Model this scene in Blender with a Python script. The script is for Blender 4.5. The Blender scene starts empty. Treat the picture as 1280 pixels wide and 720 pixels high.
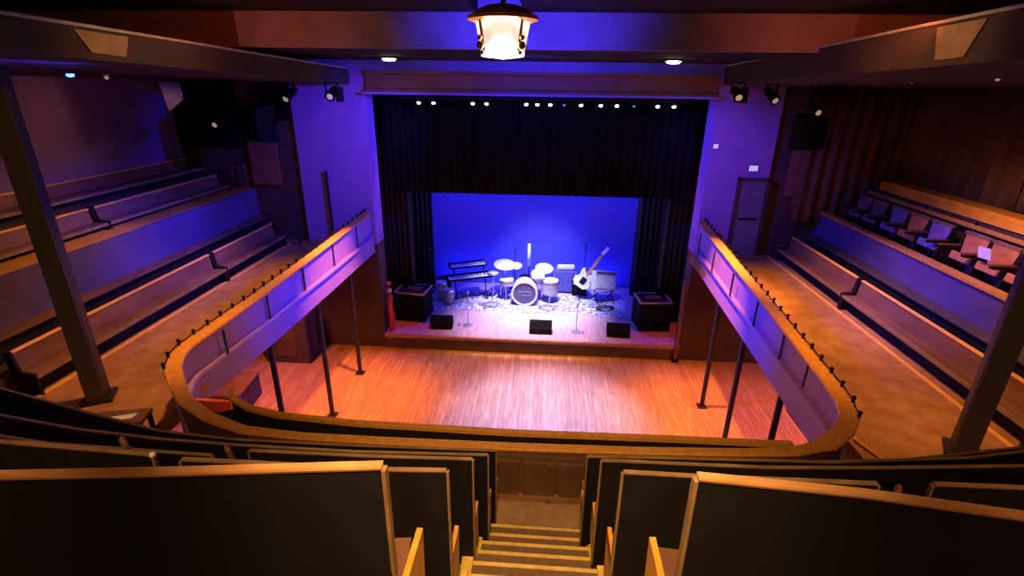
import bpy, math, random
from mathutils import Vector, Matrix
random.seed(7)
PI = math.pi
Z0 = 7.0                      # dance floor at world z = 0; numbers below are measured from eye height
SC = bpy.context.scene
COL = SC.collection

# ------------------------------------------------------------------ materials
MATS = {}
def mat(name, col, rough=.6, metal=0., col2=None, scale=8., kind='noise', bump=0., spec=.5, emit=None, estr=0., stretch=(1,1,1), trans=0.):
    m = bpy.data.materials.new(name); m.use_nodes = True
    nt = m.node_tree; b = nt.nodes['Principled BSDF']
    b.inputs['Roughness'].default_value = rough; b.inputs['Metallic'].default_value = metal
    b.inputs['Specular IOR Level'].default_value = spec
    b.inputs['Base Color'].default_value = (*col, 1)
    if trans: b.inputs['Transmission Weight'].default_value = trans
    c2 = col2 or tuple(c*.72 for c in col)
    tc = nt.nodes.new('ShaderNodeTexCoord'); mp = nt.nodes.new('ShaderNodeMapping')
    mp.inputs['Scale'].default_value = stretch
    nt.links.new(tc.outputs['Object'], mp.inputs['Vector'])
    nz = nt.nodes.new('ShaderNodeTexNoise'); nz.inputs['Scale'].default_value = scale
    nz.inputs['Detail'].default_value = 5
    nt.links.new(mp.outputs[0], nz.inputs['Vector'])
    rp = nt.nodes.new('ShaderNodeValToRGB')
    rp.color_ramp.elements[0].position = .35; rp.color_ramp.elements[1].position = .68
    rp.color_ramp.elements[0].color = (*c2, 1); rp.color_ramp.elements[1].color = (*col, 1)
    nt.links.new(nz.outputs['Fac'], rp.inputs['Fac'])
    out = rp.outputs['Color']
    if kind == 'planks':      # boards running along Y
        br = nt.nodes.new('ShaderNodeTexBrick')
        mp2 = nt.nodes.new('ShaderNodeMapping'); mp2.inputs['Rotation'].default_value = (0, 0, PI/2)
        nt.links.new(tc.outputs['Object'], mp2.inputs['Vector']); nt.links.new(mp2.outputs[0], br.inputs['Vector'])
        br.inputs['Scale'].default_value = 1.0; br.inputs['Brick Width'].default_value = 2.4
        br.inputs['Row Height'].default_value = .11; br.inputs['Mortar Size'].default_value = .004
        br.inputs['Color1'].default_value = (1, 1, 1, 1); br.inputs['Color2'].default_value = (.66, .66, .66, 1)
        br.inputs['Mortar'].default_value = (.3, .25, .2, 1)
        mx = nt.nodes.new('ShaderNodeMix'); mx.data_type = 'RGBA'; mx.blend_type = 'MULTIPLY'
        mx.inputs['Factor'].default_value = .75
        nt.links.new(out, mx.inputs[6]); nt.links.new(br.outputs['Color'], mx.inputs[7])
        out = mx.outputs[2]
    nt.links.new(out, b.inputs['Base Color'])
    if bump:
        bp = nt.nodes.new('ShaderNodeBump'); bp.inputs['Strength'].default_value = bump
        bp.inputs['Distance'].default_value = .02
        nt.links.new(nz.outputs['Fac'], bp.inputs['Height']); nt.links.new(bp.outputs[0], b.inputs['Normal'])
    if emit:
        b.inputs['Emission Color'].default_value = (*emit, 1); b.inputs['Emission Strength'].default_value = estr
    MATS[name] = m
    return m

mat('dance_floor', (.62, .31, .16), .36, col2=(.44, .20, .095), kind='planks', scale=3, stretch=(6, .6, 1), spec=.4)
mat('stage_floor', (.58, .42, .42), .5, col2=(.42, .28, .29), scale=4, stretch=(4, .6, 1))
mat('carpet', (.36, .165, .085), .95, col2=(.25, .11, .055), scale=3.5, bump=.3, spec=.1)
mat('rail_wood', (.66, .30, .05), .35, col2=(.50, .21, .035), scale=6, stretch=(3, 3, 3))
mat('rail_gold', (.85, .42, .10), .35, col2=(.7, .32, .07), scale=6)
mat('pew_rail', (.50, .25, .12), .38, col2=(.34, .16, .07), scale=5, stretch=(1, 4, 4))
mat('pew_thin_rail', (.26, .16, .085), .45, col2=(.17, .095, .05), scale=6)
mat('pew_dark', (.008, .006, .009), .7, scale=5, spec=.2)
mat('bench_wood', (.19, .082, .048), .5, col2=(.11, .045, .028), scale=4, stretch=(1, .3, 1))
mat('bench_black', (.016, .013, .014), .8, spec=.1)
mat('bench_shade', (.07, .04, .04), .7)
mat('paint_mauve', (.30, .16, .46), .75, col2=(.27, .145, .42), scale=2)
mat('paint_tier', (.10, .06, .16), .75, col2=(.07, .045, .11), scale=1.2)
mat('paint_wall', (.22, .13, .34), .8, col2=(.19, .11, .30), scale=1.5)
mat('paint_brown', (.085, .045, .035), .8, scale=3)
mat('header_brown', (.24, .11, .03), .7, scale=3)
mat('ceiling_dark', (.018, .013, .012), .85, spec=.15)
mat('soffit', (.06, .043, .038), .8, scale=2, spec=.2)
mat('soffit_pale', (.28, .19, .11), .8, scale=6)
mat('trim_grey', (.4, .36, .36), .5)
mat('beam_paint', (.30, .22, .36), .75, scale=2)
mat('column_steel', (.016, .013, .018), .5, scale=6, bump=.1)
mat('column_pale', (.075, .06, .065), .5, scale=6)
mat('black', (.008, .008, .009), .8, spec=.15)
mat('velvet', (.009, .007, .008), .95, spec=.05, scale=4)
mat('leg_cloth', (.035, .035, .05), .9, spec=.1)
mat('cyc', (.09, .09, .60), .9, scale=.8, col2=(.08, .08, .55))  # blue stage light is put into the cloth colour
mat('drape', (.20, .10, .055), .85, col2=(.13, .06, .035), scale=3, stretch=(1, 1, .2), spec=.2)
mat('speaker_black', (.008, .008, .009), .8, spec=.1)
mat('speaker_trim', (.5, .5, .56), .35, metal=.6)
mat('grille', (.012, .012, .013), .85, spec=.1, scale=60, bump=.3)
mat('chrome', (.8, .8, .85), .18, metal=1.)
mat('brass', (.75, .5, .18), .3, metal=1.)
mat('cymbal', (.85, .8, .65), .35, metal=.5)
mat('drum_shell', (.5, .5, .62), .3, col2=(.3, .3, .45), scale=10)
mat('drum_head', (.85, .85, .85), .6)
mat('kick_head', (.10, .10, .25), .5)
mat('kick_script', (.5, .5, .7), .5)
mat('white_paint', (.85, .85, .82), .5)
mat('nosing', (.80, .55, .14), .45, scale=20)
mat('stair_carpet', (.20, .12, .085), .95, scale=30, bump=.3, spec=.1)
mat('landing', (.34, .20, .12), .9, scale=12)
mat('panel_brown', (.12, .055, .03), .6, col2=(.08, .035, .018), scale=4)
mat('joint', (.05, .04, .06), .7)
mat('upholstery_orange', (.62, .22, .05), .8, scale=9)
mat('upholstery_purple', (.24, .14, .30), .8, scale=9)
mat('upholstery_brown', (.22, .11, .12), .8, scale=9)
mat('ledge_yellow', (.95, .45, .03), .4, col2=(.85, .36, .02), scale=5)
mat('rug', (.85, .78, .85), .95, col2=(.03, .03, .22), scale=13, spec=.1)
mat('post_red', (.75, .06, .05), .5)
mat('door_paint', (.16, .14, .22), .6)
mat('sign_white', (.8, .8, .82), .5, emit=(.6, .6, 1.), estr=.6)
mat('bulb_warm', (1, .9, .7), .4, emit=(1, .72, .38), estr=14.)
mat('bulb_white', (1, 1, .9), .4, emit=(1, .86, .62), estr=22.)
mat('bulb_dim', (.5, .5, 1.), .4, emit=(.3, .25, 1.), estr=1.2)
mat('led_blue', (.1, .15, 1.), .4, emit=(.05, .12, 1.), estr=9.)
mat('glass_shade', (.95, .88, .85), .3, emit=(1, .62, .55), estr=.10, trans=.9)
mat('lens', (.9, .85, .6), .2, emit=(1, .85, .45), estr=.22)
mat('lantern_brown', (.22, .09, .05), .45)
mat('lantern_orange', (.85, .30, .05), .35)
mat('cardboard_tan', (.50, .34, .18), .7)
mat('exit_red', (.85, .12, .03), .5)
mat('brown_panel', (.24, .11, .05), .7, scale=3)
mat('blue_cloth', (.14, .12, .5), .8)
mat('guitar_white', (.9, .9, .88), .3)

# ------------------------------------------------------------------ mesh helpers
class MB:
    def __init__(s): s.v = []; s.f = []; s.smooth = False
    def add(s, vs, fs):
        n = len(s.v); s.v += [tuple(p) for p in vs]; s.f += [tuple(i+n for i in f) for f in fs]; return s
    def box(s, x0, x1, y0, y1, z0, z1, M=None):
        vs = [Vector((x, y, z)) for z in (z0, z1) for y in (y0, y1) for x in (x0, x1)]
        if M: vs = [M @ p for p in vs]
        return s.add(vs, [(0,2,3,1), (4,5,7,6), (0,1,5,4), (2,6,7,3), (0,4,6,2), (1,3,7,5)])
    def prism(s, poly, axis, a, b):
        # poly list of 2D pts; axis 'x','y','z' extrusion from a to b
        def P(u, v, w):
            return {'x': (w, u, v), 'y': (u, w, v), 'z': (u, v, w)}[axis]
        n = len(poly)
        vs = [P(u, v, a) for u, v in poly] + [P(u, v, b) for u, v in poly]
        fs = [tuple(range(n-1, -1, -1)), tuple(range(n, 2*n))]
        fs += [(i, (i+1) % n, n+(i+1) % n, n+i) for i in range(n)]
        return s.add(vs, fs)
    def sweep(s, path, prof, scale=None):
        # prof closed list (u = to the right of travel, v = up); horizontal-ish path, mitred
        path = [Vector(p) for p in path]; n = len(path); m = len(prof); vs = []
        for i, p in enumerate(path):
            d0 = (path[i]-path[i-1]) if i else (path[1]-path[0])
            d1 = (path[i+1]-path[i]) if i < n-1 else (path[-1]-path[-2])
            d0 = Vector((d0.x, d0.y, 0)).normalized(); d1 = Vector((d1.x, d1.y, 0)).normalized()
            t = (d0+d1).normalized(); r = Vector((t.y, -t.x, 0))
            k = 1/max(.35, r.dot(Vector((d0.y, -d0.x, 0))))
            w_ = scale[i] if scale else 1.
            vs += [p + r*u*k*w_ + Vector((0, 0, v)) for u, v in prof]
        fs = [tuple(range(m)), tuple(range((n-1)*m+m-1, (n-1)*m-1, -1))]
        for i in range(n-1):
            for j in range(m):
                a = i*m+j; b = i*m+(j+1) % m
                fs.append((b, a, a+m, b+m))
        return s.add(vs, fs)
    def tube(s, path, r, seg=8, r2=None):
        path = [Vector(p) for p in path]; n = len(path); vs = []
        for i, p in enumerate(path):
            t = (path[min(i+1, n-1)]-path[max(i-1, 0)]).normalized()
            a = t.cross(Vector((0, 0, 1)));
            if a.length < .01: a = t.cross(Vector((1, 0, 0)))
            a.normalize(); b = t.cross(a)
            rr = r if r2 is None else r+(r2-r)*i/(n-1)
            vs += [p+(a*math.cos(2*PI*k/seg)+b*math.sin(2*PI*k/seg))*rr for k in range(seg)]
        fs = [tuple(range(seg)), tuple(range((n-1)*seg+seg-1, (n-1)*seg-1, -1))]
        for i in range(n-1):
            for j in range(seg):
                a = i*seg+j; b = i*seg+(j+1) % seg
                fs.append((b, a, a+seg, b+seg))
        return s.add(vs, fs)
    def lathe(s, prof, c=(0, 0, 0), seg=20, M=None):
        vs = []; n = len(prof)
        for r, z in prof:
            for k in range(seg):
                a = 2*PI*k/seg; p = Vector((r*math.cos(a), r*math.sin(a), z))
                if M: p = M @ p
                vs.append(p+Vector(c))
        fs = [tuple(range(seg-1, -1, -1)), tuple(range((n-1)*seg, n*seg))]
        for i in range(n-1):
            for j in range(seg):
                a = i*seg+j; b = i*seg+(j+1) % seg
                fs.append((a, b, b+seg, a+seg))
        return s.add(vs, fs)
    def ball(s, c, r, seg=10, sx=1, sy=1, sz=1):
        vs = [(c[0], c[1], c[2]-r*sz)]; h = seg//2
        for i in range(1, h):
            a = -PI/2+PI*i/h
            for k in range(seg):
                t = 2*PI*k/seg
                vs.append((c[0]+sx*r*math.cos(a)*math.cos(t), c[1]+sy*r*math.cos(a)*math.sin(t), c[2]+sz*r*math.sin(a)))
        vs.append((c[0], c[1], c[2]+r*sz)); top = len(vs)-1; fs = []
        for k in range(seg):
            fs.append((0, 1+(k+1) % seg, 1+k)); fs.append((top, 1+(h-2)*seg+k, 1+(h-2)*seg+(k+1) % seg))
        for i in range(h-2):
            for k in range(seg):
                a = 1+i*seg+k; b = 1+i*seg+(k+1) % seg
                fs.append((a, b, b+seg, a+seg))
        return s.add(vs, fs)
    def build(s, name, m, parent=None, world=False, bevel=0, smooth=False):
        root = parent
        while root is not None and root.parent is not None: root = root.parent
        off = Vector((0, 0, 0))
        if world:
            off = Vector((0, 0, Z0)) - (Vector(root.location) if root is not None else Vector((0, 0, 0)))
        me = bpy.data.meshes.new(name); me.from_pydata([tuple(Vector(p)+off) for p in s.v], [], s.f)
        me.validate()
        import bmesh
        bm = bmesh.new(); bm.from_mesh(me); bmesh.ops.recalc_face_normals(bm, faces=bm.faces); bm.to_mesh(me); bm.free()
        if smooth or s.smooth:
            me.polygons.foreach_set('use_smooth', [True]*len(me.polygons))
        me.materials.append(MATS[m])
        o = bpy.data.objects.new(name, me); COL.objects.link(o)
        if parent is not None: o.parent = parent
        if bevel:
            b = o.modifiers.new('bevel', 'BEVEL'); b.width = bevel; b.segments = 2; b.limit_method = 'ANGLE'
        return o

def thing(name, label, cat, loc=(0, 0, 0), rz=0., group=None):
    o = bpy.data.objects.new(name, None); o.empty_display_size = .1; COL.objects.link(o)
    o.location = (loc[0], loc[1], loc[2]+Z0); o.rotation_euler = (0, 0, rz)
    o['label'] = label; o['category'] = cat
    if group: o['group'] = group
    return o
def struct(o): o['kind'] = 'structure'; return o
def tag(o, label, cat, group=None):
    o['label'] = label; o['category'] = cat
    if group: o['group'] = group
    return o
def S(name, m, *boxes, bevel=0):
    b = MB()
    for x in boxes: b.box(*x)
    return struct(b.build(name, m, world=True, bevel=bevel))
def copy_tree(o, parent=None):
    c = o.copy(); COL.objects.link(c)
    if parent is not None: c.parent = parent
    for ch in list(o.children): copy_tree(ch, c)
    return c
def put(o, loc, rz, label=None, group=None):
    o.location = (loc[0], loc[1], loc[2]+Z0); o.rotation_euler = (0, 0, rz)
    if label: o['label'] = label
    if group: o['group'] = group
    return o

# ------------------------------------------------------------------ ROOM SHELL
CX = -.43
YP = 12.7            # proscenium plane
S('floor', 'dance_floor', (-9.4, 8.6, -3, YP+.05, -7.2, -7.0))
S('wall_left', 'paint_wall', (-9.5, -9.25, -3, 13.3, -7, 1.5))
S('wall_right', 'paint_brown', (8.45, 8.7, -3, 13.3, -7, 1.5))
S('wall_rear', 'paint_brown', (-9.5, 8.7, -3.2, -3, -7, 1.5))
# ceiling: high part toward the camera with a recess, drop face, low part near the stage
S('ceiling', 'ceiling_dark', (-9.4, -1.1, -3, 8.5, 1.0, 1.2), (-.42, 8.6, -3, 8.5, 1.0, 1.2), (-1.1, -.42, -3, 7.2, 1.0, 1.2),
  (-1.2, -.3, 7.1, 8.6, 1.55, 1.7), (-9.4, 8.6, 8.62, YP, .5, .7))
S('ceiling_drop', 'beam_paint', (-4.85, 4.35, 8.5, 8.62, .5, 1.6))
S('ceiling_drop_left', 'panel_brown', (-9.4, -4.85, 8.58, 8.68, .5, 1.6))
S('ceiling_drop_right', 'brown_panel', (4.35, 8.6, 8.58, 8.68, .5, 1.6))
# side soffits hanging below the ceiling (sloping slightly down to the stage)
def soffit(name, x_in, x_out, zt, zb):
    b = MB()
    y0, y1 = 0.5, YP
    vs = [(x_in, y0, zt[0]), (x_in, y1, zt[1]), (x_out, y1, zt[1]), (x_out, y0, zt[0]),
          (x_in, y0, zb[0]), (x_in, y1, zb[1]), (x_out, y1, .02), (x_out, y0, .10)]
    b.add(vs, [(0,1,2,3), (4,7,6,5), (0,4,5,1), (3,2,6,7), (0,3,7,4), (1,5,6,2)])
    struct(b.build(name, 'soffit', world=True))
soffit('ceiling_left', -4.7, -9.25, (.61, .30), (.34, -.03))
soffit('ceiling_right', 3.9, 8.45, (.78, .44), (.36, .07))
b = MB(); b.tube([(-4.68, .5, .625), (-4.68, YP-.02, .315)], .018); struct(b.build('trim_1', 'trim_grey', world=True))
b = MB(); b.tube([(3.88, .5, .795), (3.88, YP-.02, .455)], .018); struct(b.build('trim_2', 'trim_grey', world=True))
# pale patches of exposed board on the soffit faces
def patch(x, ya, yb, zt, zb, side):
    def zz(y, z): t = (y-.5)/(YP-.5); return z[0]+(z[1]-z[0])*t
    b = MB(); x2 = x+.02*side
    vs = []
    for xx in (x, x2):
        vs += [(xx, ya, zz(ya, zt)-.03), (xx, yb, zz(yb, zt)-.03), (xx, yb-.1, zz(yb, zb)+.06), (xx, ya+.15, zz(ya, zb)+.06)]
    b.add(vs, [(0,1,2,3), (4,7,6,5), (0,4,5,1), (1,5,6,2), (2,6,7,3), (3,7,4,0)])
    return b
struct(patch(-4.7, 5.3, 6.0, (.61, .30), (.34, -.03), 1).build('trim_8', 'soffit_pale', world=True))
struct(patch(3.9, 5.42, 6.05, (.78, .44), (.36, .07), -1).build('trim_9', 'soffit_pale', world=True))

# proscenium wall: piers, header
S('wall_stage_left', 'paint_mauve', (-6.2, -4.38, YP, 13.3, -3.95, .5))
S('wall_stage_left_lower', 'paint_brown', (-9.4, -4.38, YP+.02, 13.28, -7, -3.95))
S('wall_stage_right', 'paint_mauve', (3.82, 5.30, YP, 13.3, -3.95, .5))
S('wall_stage_right_lower', 'paint_brown', (3.82, 8.6, YP+.02, 13.28, -7, -3.95))
S('wall_end_left', 'paint_brown', (-9.4, -6.2, YP+.1, 13.28, -3.95, .5))
S('wall_end_right', 'paint_brown', (5.30, 8.6, YP+.1, 13.28, -3.95, .5))
S('wall_header', 'beam_paint', (-4.38, 3.82, YP, 13.3, -.2, .5))
b = MB(); b.sweep([(-4.3, YP-.04, 0), (3.75, YP-.04, 0)], [(-.04, -.19), (.10, -.19), (.10, -.13), (.04, -.10), (.02, .18), (.08, .22), (.08, .28), (-.04, .28)])
struct(b.build('trim_3', 'header_brown', world=True))
b = MB(); b.box(-4.36, 3.8, YP-.2, YP-.002, -.24, -.19); struct(b.build('trim_4', 'paint_mauve', world=True))

# stage house
SZ = -6.57
S('wall_stage_back', 'cyc', (-6.5, 6., 17.0, 17.15, SZ, 1.0))
S('wall_stage_wing_left', 'black', (-6.6, -6.5, 13.3, 17.15, -7, 1.0))
S('wall_stage_wing_right', 'black', (6.0, 6.1, 13.3, 17.15, -7, 1.0))
S('ceiling_stage', 'black', (-6.6, 6.1, 13.3, 17.15, 1.0, 1.1))
st = thing('stage', 'low raised stage with reddish deck and dark front below the blue backdrop', 'stage', (CX, 14.8, -7))
MB().box(-4.37, 3.81, YP, 13.3, -6.69, SZ).box(-6.45, 5.95, 13.3, 16.98, -6.69, SZ).build('deck', 'stage_floor', st, world=True)
MB().box(-4.37, 3.81, YP-.02, YP+.2, -6.99, -6.69).build('front_fascia', 'panel_brown', st, world=True)
MB().sweep([(-4.37, YP-.03, SZ), (3.81, YP-.03, SZ)], [(-.04, -.05), (.03, -.05), (.04, -.01), (.03, .012), (-.04, .012)]).build('edge_strip', 'pew_rail', st, world=True)

# main floor side walls below the balconies
S('wall_lower_left', 'paint_brown', (-8.2, -8.0, 2, YP+.02, -7, -4.15))
S('wall_lower_right', 'paint_brown', (7.1, 7.3, 2, YP+.02, -7, -4.15))
S('wall_lower_rear', 'panel_brown', (-9.4, 8.6, 2.0, 2.2, -7, -4.15))

# ------------------------------------------------------------------ BALCONY
ZW = -3.9
S('floor_balcony_left', 'carpet', (-9.24, -4.62, 4.05, YP, -4.12, ZW))
S('floor_balcony_right', 'carpet', (3.72, 8.44, 4.05, YP, -4.12, ZW))
S('floor_balcony_rear', 'carpet', (-9.24, 8.44, -2.9, 4.05, -4.12, ZW))
# rail path: measured in plan; height falls slightly toward the rear
def zr(y): return -3.07 - .25*max(0, min(1, (YP-y)/8.3))
left_side = [(-4.53, 12.66), (-4.56, 10), (-4.62, 7.5), (-4.72, 5.75)]
corner_l = [(-4.66, 5.50), (-4.52, 5.22), (-4.22, 4.88), (-3.93, 4.60), (-3.50, 4.35), (-3.02, 4.17), (-2.4, 4.12)]
rear = [(-1.5, 4.12), (-.24, 4.14), (1.0, 4.18), (2.0, 4.24), (2.55, 4.30)]
corner_r = [(2.93, 4.44), (3.22, 4.68), (3.40, 4.92), (3.49, 5.22)]
right_side = [(3.53, 5.6), (3.64, 7.5), (3.75, 10), (3.88, 12.66)]
def parapet(name, label, pts, joints, panel_mat='paint_mauve', hw=.10, sc=None):
    # travel left->rear->right : right hand of travel = outside is... computed by sign
    mid = pts[len(pts)//2]
    t = thing(name, label, 'railing', (mid[0], mid[1], ZW))
    P = [(x, y, 0) for x, y in pts]
    def path(dz): return [(x, y, zr(y)+dz) for x, y in pts]
    # the stage side is the left hand of travel (u negative)
    MB().sweep(path(0), [(-.045, -.72), (.035, -.72), (.035, -.04), (-.045, -.04)]).build('panel', panel_mat, t, world=True)
    MB().sweep(path(0), [(-hw+.01, -.045), (hw-.01, -.045), (hw, -.02), (hw-.01, 0), (-hw+.01, 0), (-hw, -.02)], sc).build('handrail', 'rail_wood', t, world=True, smooth=False)
    MB().sweep([(x, y, ZW) for x, y in pts], [(-.10, -.24), (.06, -.24), (.06, .16), (-.08, .16)]).build('slab_edge', 'paint_mauve', t, world=True)
    MB().sweep([(x, y, ZW) for x, y in pts], [(-.13, .16), (-.05, .16), (-.05, .20), (-.12, .20)]).build('moulding', 'paint_mauve', t, world=True)
    for (x, y, nx, ny) in joints:
        tx, ty = -ny, nx
        M = Matrix(((tx, nx, 0, x+nx*.062), (ty, ny, 0, y+ny*.062), (0, 0, 1, 0), (0, 0, 0, 1)))
        MB().box(-.012, .012, -.015, .015, -3.70, zr(y)-.05, M).build('panel_joint', 'joint', t, world=True)
    return t
Lpts = list(left_side) + corner_l[:3]
jl = [(-4.535-.02*(12.66-y)/2, y, 1, 0) for y in (11.6, 10.2, 8.8, 7.5, 6.3)]
pl = parapet('balcony_parapet', 'blue-lit balcony front with orange handrail along the left gallery', Lpts, jl, sc=[1]*(len(Lpts)-1)+[.9])
# left-hand side in travel direction (-y) is +x : stage side OK
def rear_pts(): return corner_l[2:] + rear + corner_r[:2]
pr = parapet('balcony_parapet', 'dark curved balcony front with double wooden rail between rear pews and dance floor', rear_pts(), [], panel_mat='panel_brown', hw=.052, sc=[1.7, 1.55, 1.4, 1.15, 1, 1, 1, 1, 1.05, 1.2, 1.6, 1.9])
pR = parapet('balcony_parapet', 'blue-lit balcony front with orange handrail along the right gallery', corner_r + right_side,
             [(3.56+.045*(y-5.6)/2, y, -1, 0) for y in (6.1, 6.9, 8.0, 9.3, 10.6, 11.8)])
# outer lip of the rear front : a narrow shelf strip beyond the main rail
lip = [(-3.62, 4.92), (-3.51, 4.74), (-3.2, 4.56), (-2.81, 4.46), (-1.95, 4.39), (-.25, 4.37), (1.38, 4.41), (2.34, 4.42), (2.6, 4.43)]
MB().sweep([(x, y, -3.34) for x, y in lip], [(-.05, -.04), (.02, -.04), (.02, 0), (-.05, 0)]).build('outer_rail', 'rail_wood', pr, world=True)
MB().sweep([(x, y, -3.40) for x, y in lip], [(-.04, -.30), (.20, -.30), (.20, -.24), (-.01, -.24), (-.01, 0), (-.04, 0)]).build('lighting_trough', 'bench_black', pr, world=True)
# inner wood panelling of the rear front seen at the foot of the aisle
for k in range(4):
    x0 = -.50+k*.36
    MB().box(x0+.02, x0+.34, 4.02, 4.065, -3.86, -3.42).build('wood_panel', 'panel_brown', pr, world=True, bevel=.01)

MB().box(-.62, .68, 4.015, 4.06, -3.90, -3.83).build('skirting', 'pew_thin_rail', pr, world=True)
MB().box(-.62, .68, 4.05, 4.10, -3.90, -3.38).build('backing_panel', 'panel_brown', pr, world=True)
for xk, zk in ((.14, -3.45), (.14, -3.865), (.57, -3.43)): MB().ball((xk, 4.0, zk), .018, 8).build('knob', 'brass', pr, world=True)
tag(MB().box(-4.42, -3.72, 5.02, 5.07, -3.98, -3.62).build('orange_panel', 'exit_red', world=True),
    'small bright orange panel inside the left rear corner of the balcony front', 'panel')

# string of small bulbs on the gallery side of each rail
def bulb_string(label, pts, off, n, seedv):
    rnd = random.Random(seedv)
    t = thing('bulb_string', label, 'string lights', (pts[0][0], pts[0][1], zr(pts[0][1])))
    P = []
    segs = []
    for i in range(len(pts)-1):
        L = math.dist(pts[i], pts[i+1]); segs.append(L)
    tot = sum(segs)
    def at(s):
        for i, L in enumerate(segs):
            if s <= L or i == len(segs)-1:
                f = s/L; a, c = pts[i], pts[i+1]
                dx, dy = (c[0]-a[0])/L, (c[1]-a[1])/L
                return (a[0]+(c[0]-a[0])*f+dy*off, a[1]+(c[1]-a[1])*f-dx*off)
            s -= L
    m = n*3
    for k in range(m+1):
        x, y = at(tot*k/m); P.append((x, y, zr(y)+.02+(.0 if k % 3 else .02)+rnd.uniform(-.008, .008)))
    MB().tube(P, .008, 5).build('cable', 'bench_black', t, world=True)
    for k in range(n+1):
        x, y = at(tot*k/n)
        bb = MB(); bb.tube([(x, y, zr(y)+.0), (x, y, zr(y)+.045)], .018, 6); bb.ball((x, y, zr(y)+.062), .026, 8)
        bb.build('bulb', 'bench_black', t, world=True)
bulb_string('string of small dark bulbs along the left gallery handrail', left_side+corner_l[:2], .085, 26, 1)
bulb_string('string of small dark bulbs along the right gallery handrail', corner_r[2:]+right_side, .085, 26, 2)

# ------------------------------------------------------------------ POLES and COLUMNS
def pole(x, y, label, z1=-4.14, r=.05):
    t = thing('floor_pole', label, 'pole', (x, y, -7), group='poles under the balcony fronts')
    bb = MB(); bb.lathe([(.0, 0), (r, 0), (r, z1+7), (0, z1+7)], seg=14); bb.build('shaft', 'column_steel', t, smooth=False)
    MB().box(-.1, .1, -.1, .1, 0, .025).build('base_plate', 'column_steel', t)
    MB().lathe([(0, z1+6.93), (r*1.5, z1+6.93), (r*1.7, z1+7), (0, z1+7)], seg=14).build('collar', 'column_steel', t)
pole(-4.62, 7.5, 'slim dark pole under the left balcony front, nearest the camera')
pole(-4.62, 9.42, 'slim dark pole under the left balcony front, middle of the three')
pole(-4.62, 11.25, 'slim dark pole under the left balcony front, nearest the stage')
pole(3.86, 10.5, 'slim dark pole under the right balcony front, nearest the stage')
pole(3.78, 8.75, 'slim dark pole under the right balcony front, middle of the three')
pole(3.72, 6.95, 'slim dark pole under the right balcony front, nearest the camera')
def column(x, y, z0, z1, label, rz):
    t = thing('steel_column', label, 'column', (x, y, z0), rz)
    h = z1-z0; a = .11
    MB().box(-a, a, -a, a, 0, h).build('shaft', 'column_steel', t, bevel=.012)
    MB().box(-a-.06, a+.06, -a-.06, a+.06, 0, .04).build('base_plate', 'column_steel', t)
    MB().box(-a+.01, a-.01, -a-.02, -a-.001, .04, h-.02).build('lit_face', 'column_pale', t)  # paler strip puts the lit side of the column into colour
column(-5.75, 5.35, ZW, .12, 'dark square steel column standing on the left gallery walkway', .5)
column(4.93, 5.18, ZW, .22, 'dark square steel column standing on the right gallery walkway', -.55)

# ------------------------------------------------------------------ GALLERY BENCHES
def bench(label, side, xs, xb, ys, zs, zt, zf, name='gallery_bench', group=None, rail='rail_gold', body='bench_wood', under_seat='bench_black', ends=True, strip=True):
    """side=-1 left gallery (faces +x), +1 right gallery. xs seat front, xb back, ys (y0,y1), zs seat, zt back top, zf floor"""
    y0, y1 = ys
    t = thing(name, label, 'bench', ((xs+xb)/2, (y0+y1)/2, zf), group=group)
    s = 1 if side < 0 else -1          # direction toward the room centre
    def bx(a, c, *r): return (min(a, c), max(a, c), *r)
    MB().box(*bx(xs, xb, y0, y1, zs-.035, zs)).build('seat', body, t, world=True, bevel=.006)
    MB().box(*bx(xs+.012*s, xs-.02*s, y0, y1, zs-.05, zs+.004)).build('seat_nosing', 'pew_thin_rail', t, world=True)
    MB().prism([(xb, zs), (xb-.03*s, zs), (xb-.07*s, zt-.02), (xb-.04*s, zt-.02)], 'y', y0, y1).build('backrest', body, t, world=True)
    MB().box(*bx(xb-.02*s, xb-.085*s, y0, y1, zt-.03, zt)).build('top_rail', rail, t, world=True, bevel=.008)
    MB().box(*bx(xs-.14*s, xs-.17*s, y0+.02, y1-.02, zf, zs-.035)).build('seat_shade_board', under_seat, t, world=True)  # black board puts the shade under the seat into colour
    if ends:
        for ye in (y0, y1):
            MB().prism([(xs, zf), (xs, zs+.015), (xb+.05*s, zs+.04), (xb-.0*s, zt+.02), (xb-.085*s, zt+.02), (xb-.085*s, zf)], 'y', ye-.02, ye+.02).build('end_panel', 'bench_black', t, world=True)
    return t
def mir(x): return -.86-x
# left gallery
bench('low reddish pew beside the left walkway, its near section', -1, -6.53, -6.78, (5.35, 9.55), -3.60, -3.29, ZW, group=None)
bench('low reddish pew beside the left walkway, its stage-end section', -1, -6.53, -6.78, (9.61, 12.1), -3.60, -3.29, ZW)
MB_ = MB().box(-6.58, -6.53, 5.2, 12.3, ZW, ZW+.02); struct(MB_.build('trim_5', 'rail_gold', world=True))
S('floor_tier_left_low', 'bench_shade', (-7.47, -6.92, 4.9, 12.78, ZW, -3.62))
def wallbench(label, side, x0, x1, ys, z, zf, m):
    t = thing('wall_bench', label, 'bench', ((x0+x1)/2, sum(ys)/2, zf))
    MB().box(min(x0, x1), max(x0, x1), ys[0], ys[1], z-.04, z).build('seat', m, t, world=True, bevel=.008)
    s = 1 if side < 0 else -1
    MB().box(min(x0-.08*s, x0-.11*s), max(x0-.08*s, x0-.11*s), ys[0]+.02, ys[1]-.02, zf, z-.04).build('seat_shade_board', 'bench_black', t, world=True)  # black board again painted for the under-seat shade
wallbench('reddish plank bench at the foot of the blue wall, left gallery', -1, -7.20, -7.46, (4.6, 12.6), -3.25, -3.62, 'bench_wood')
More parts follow.
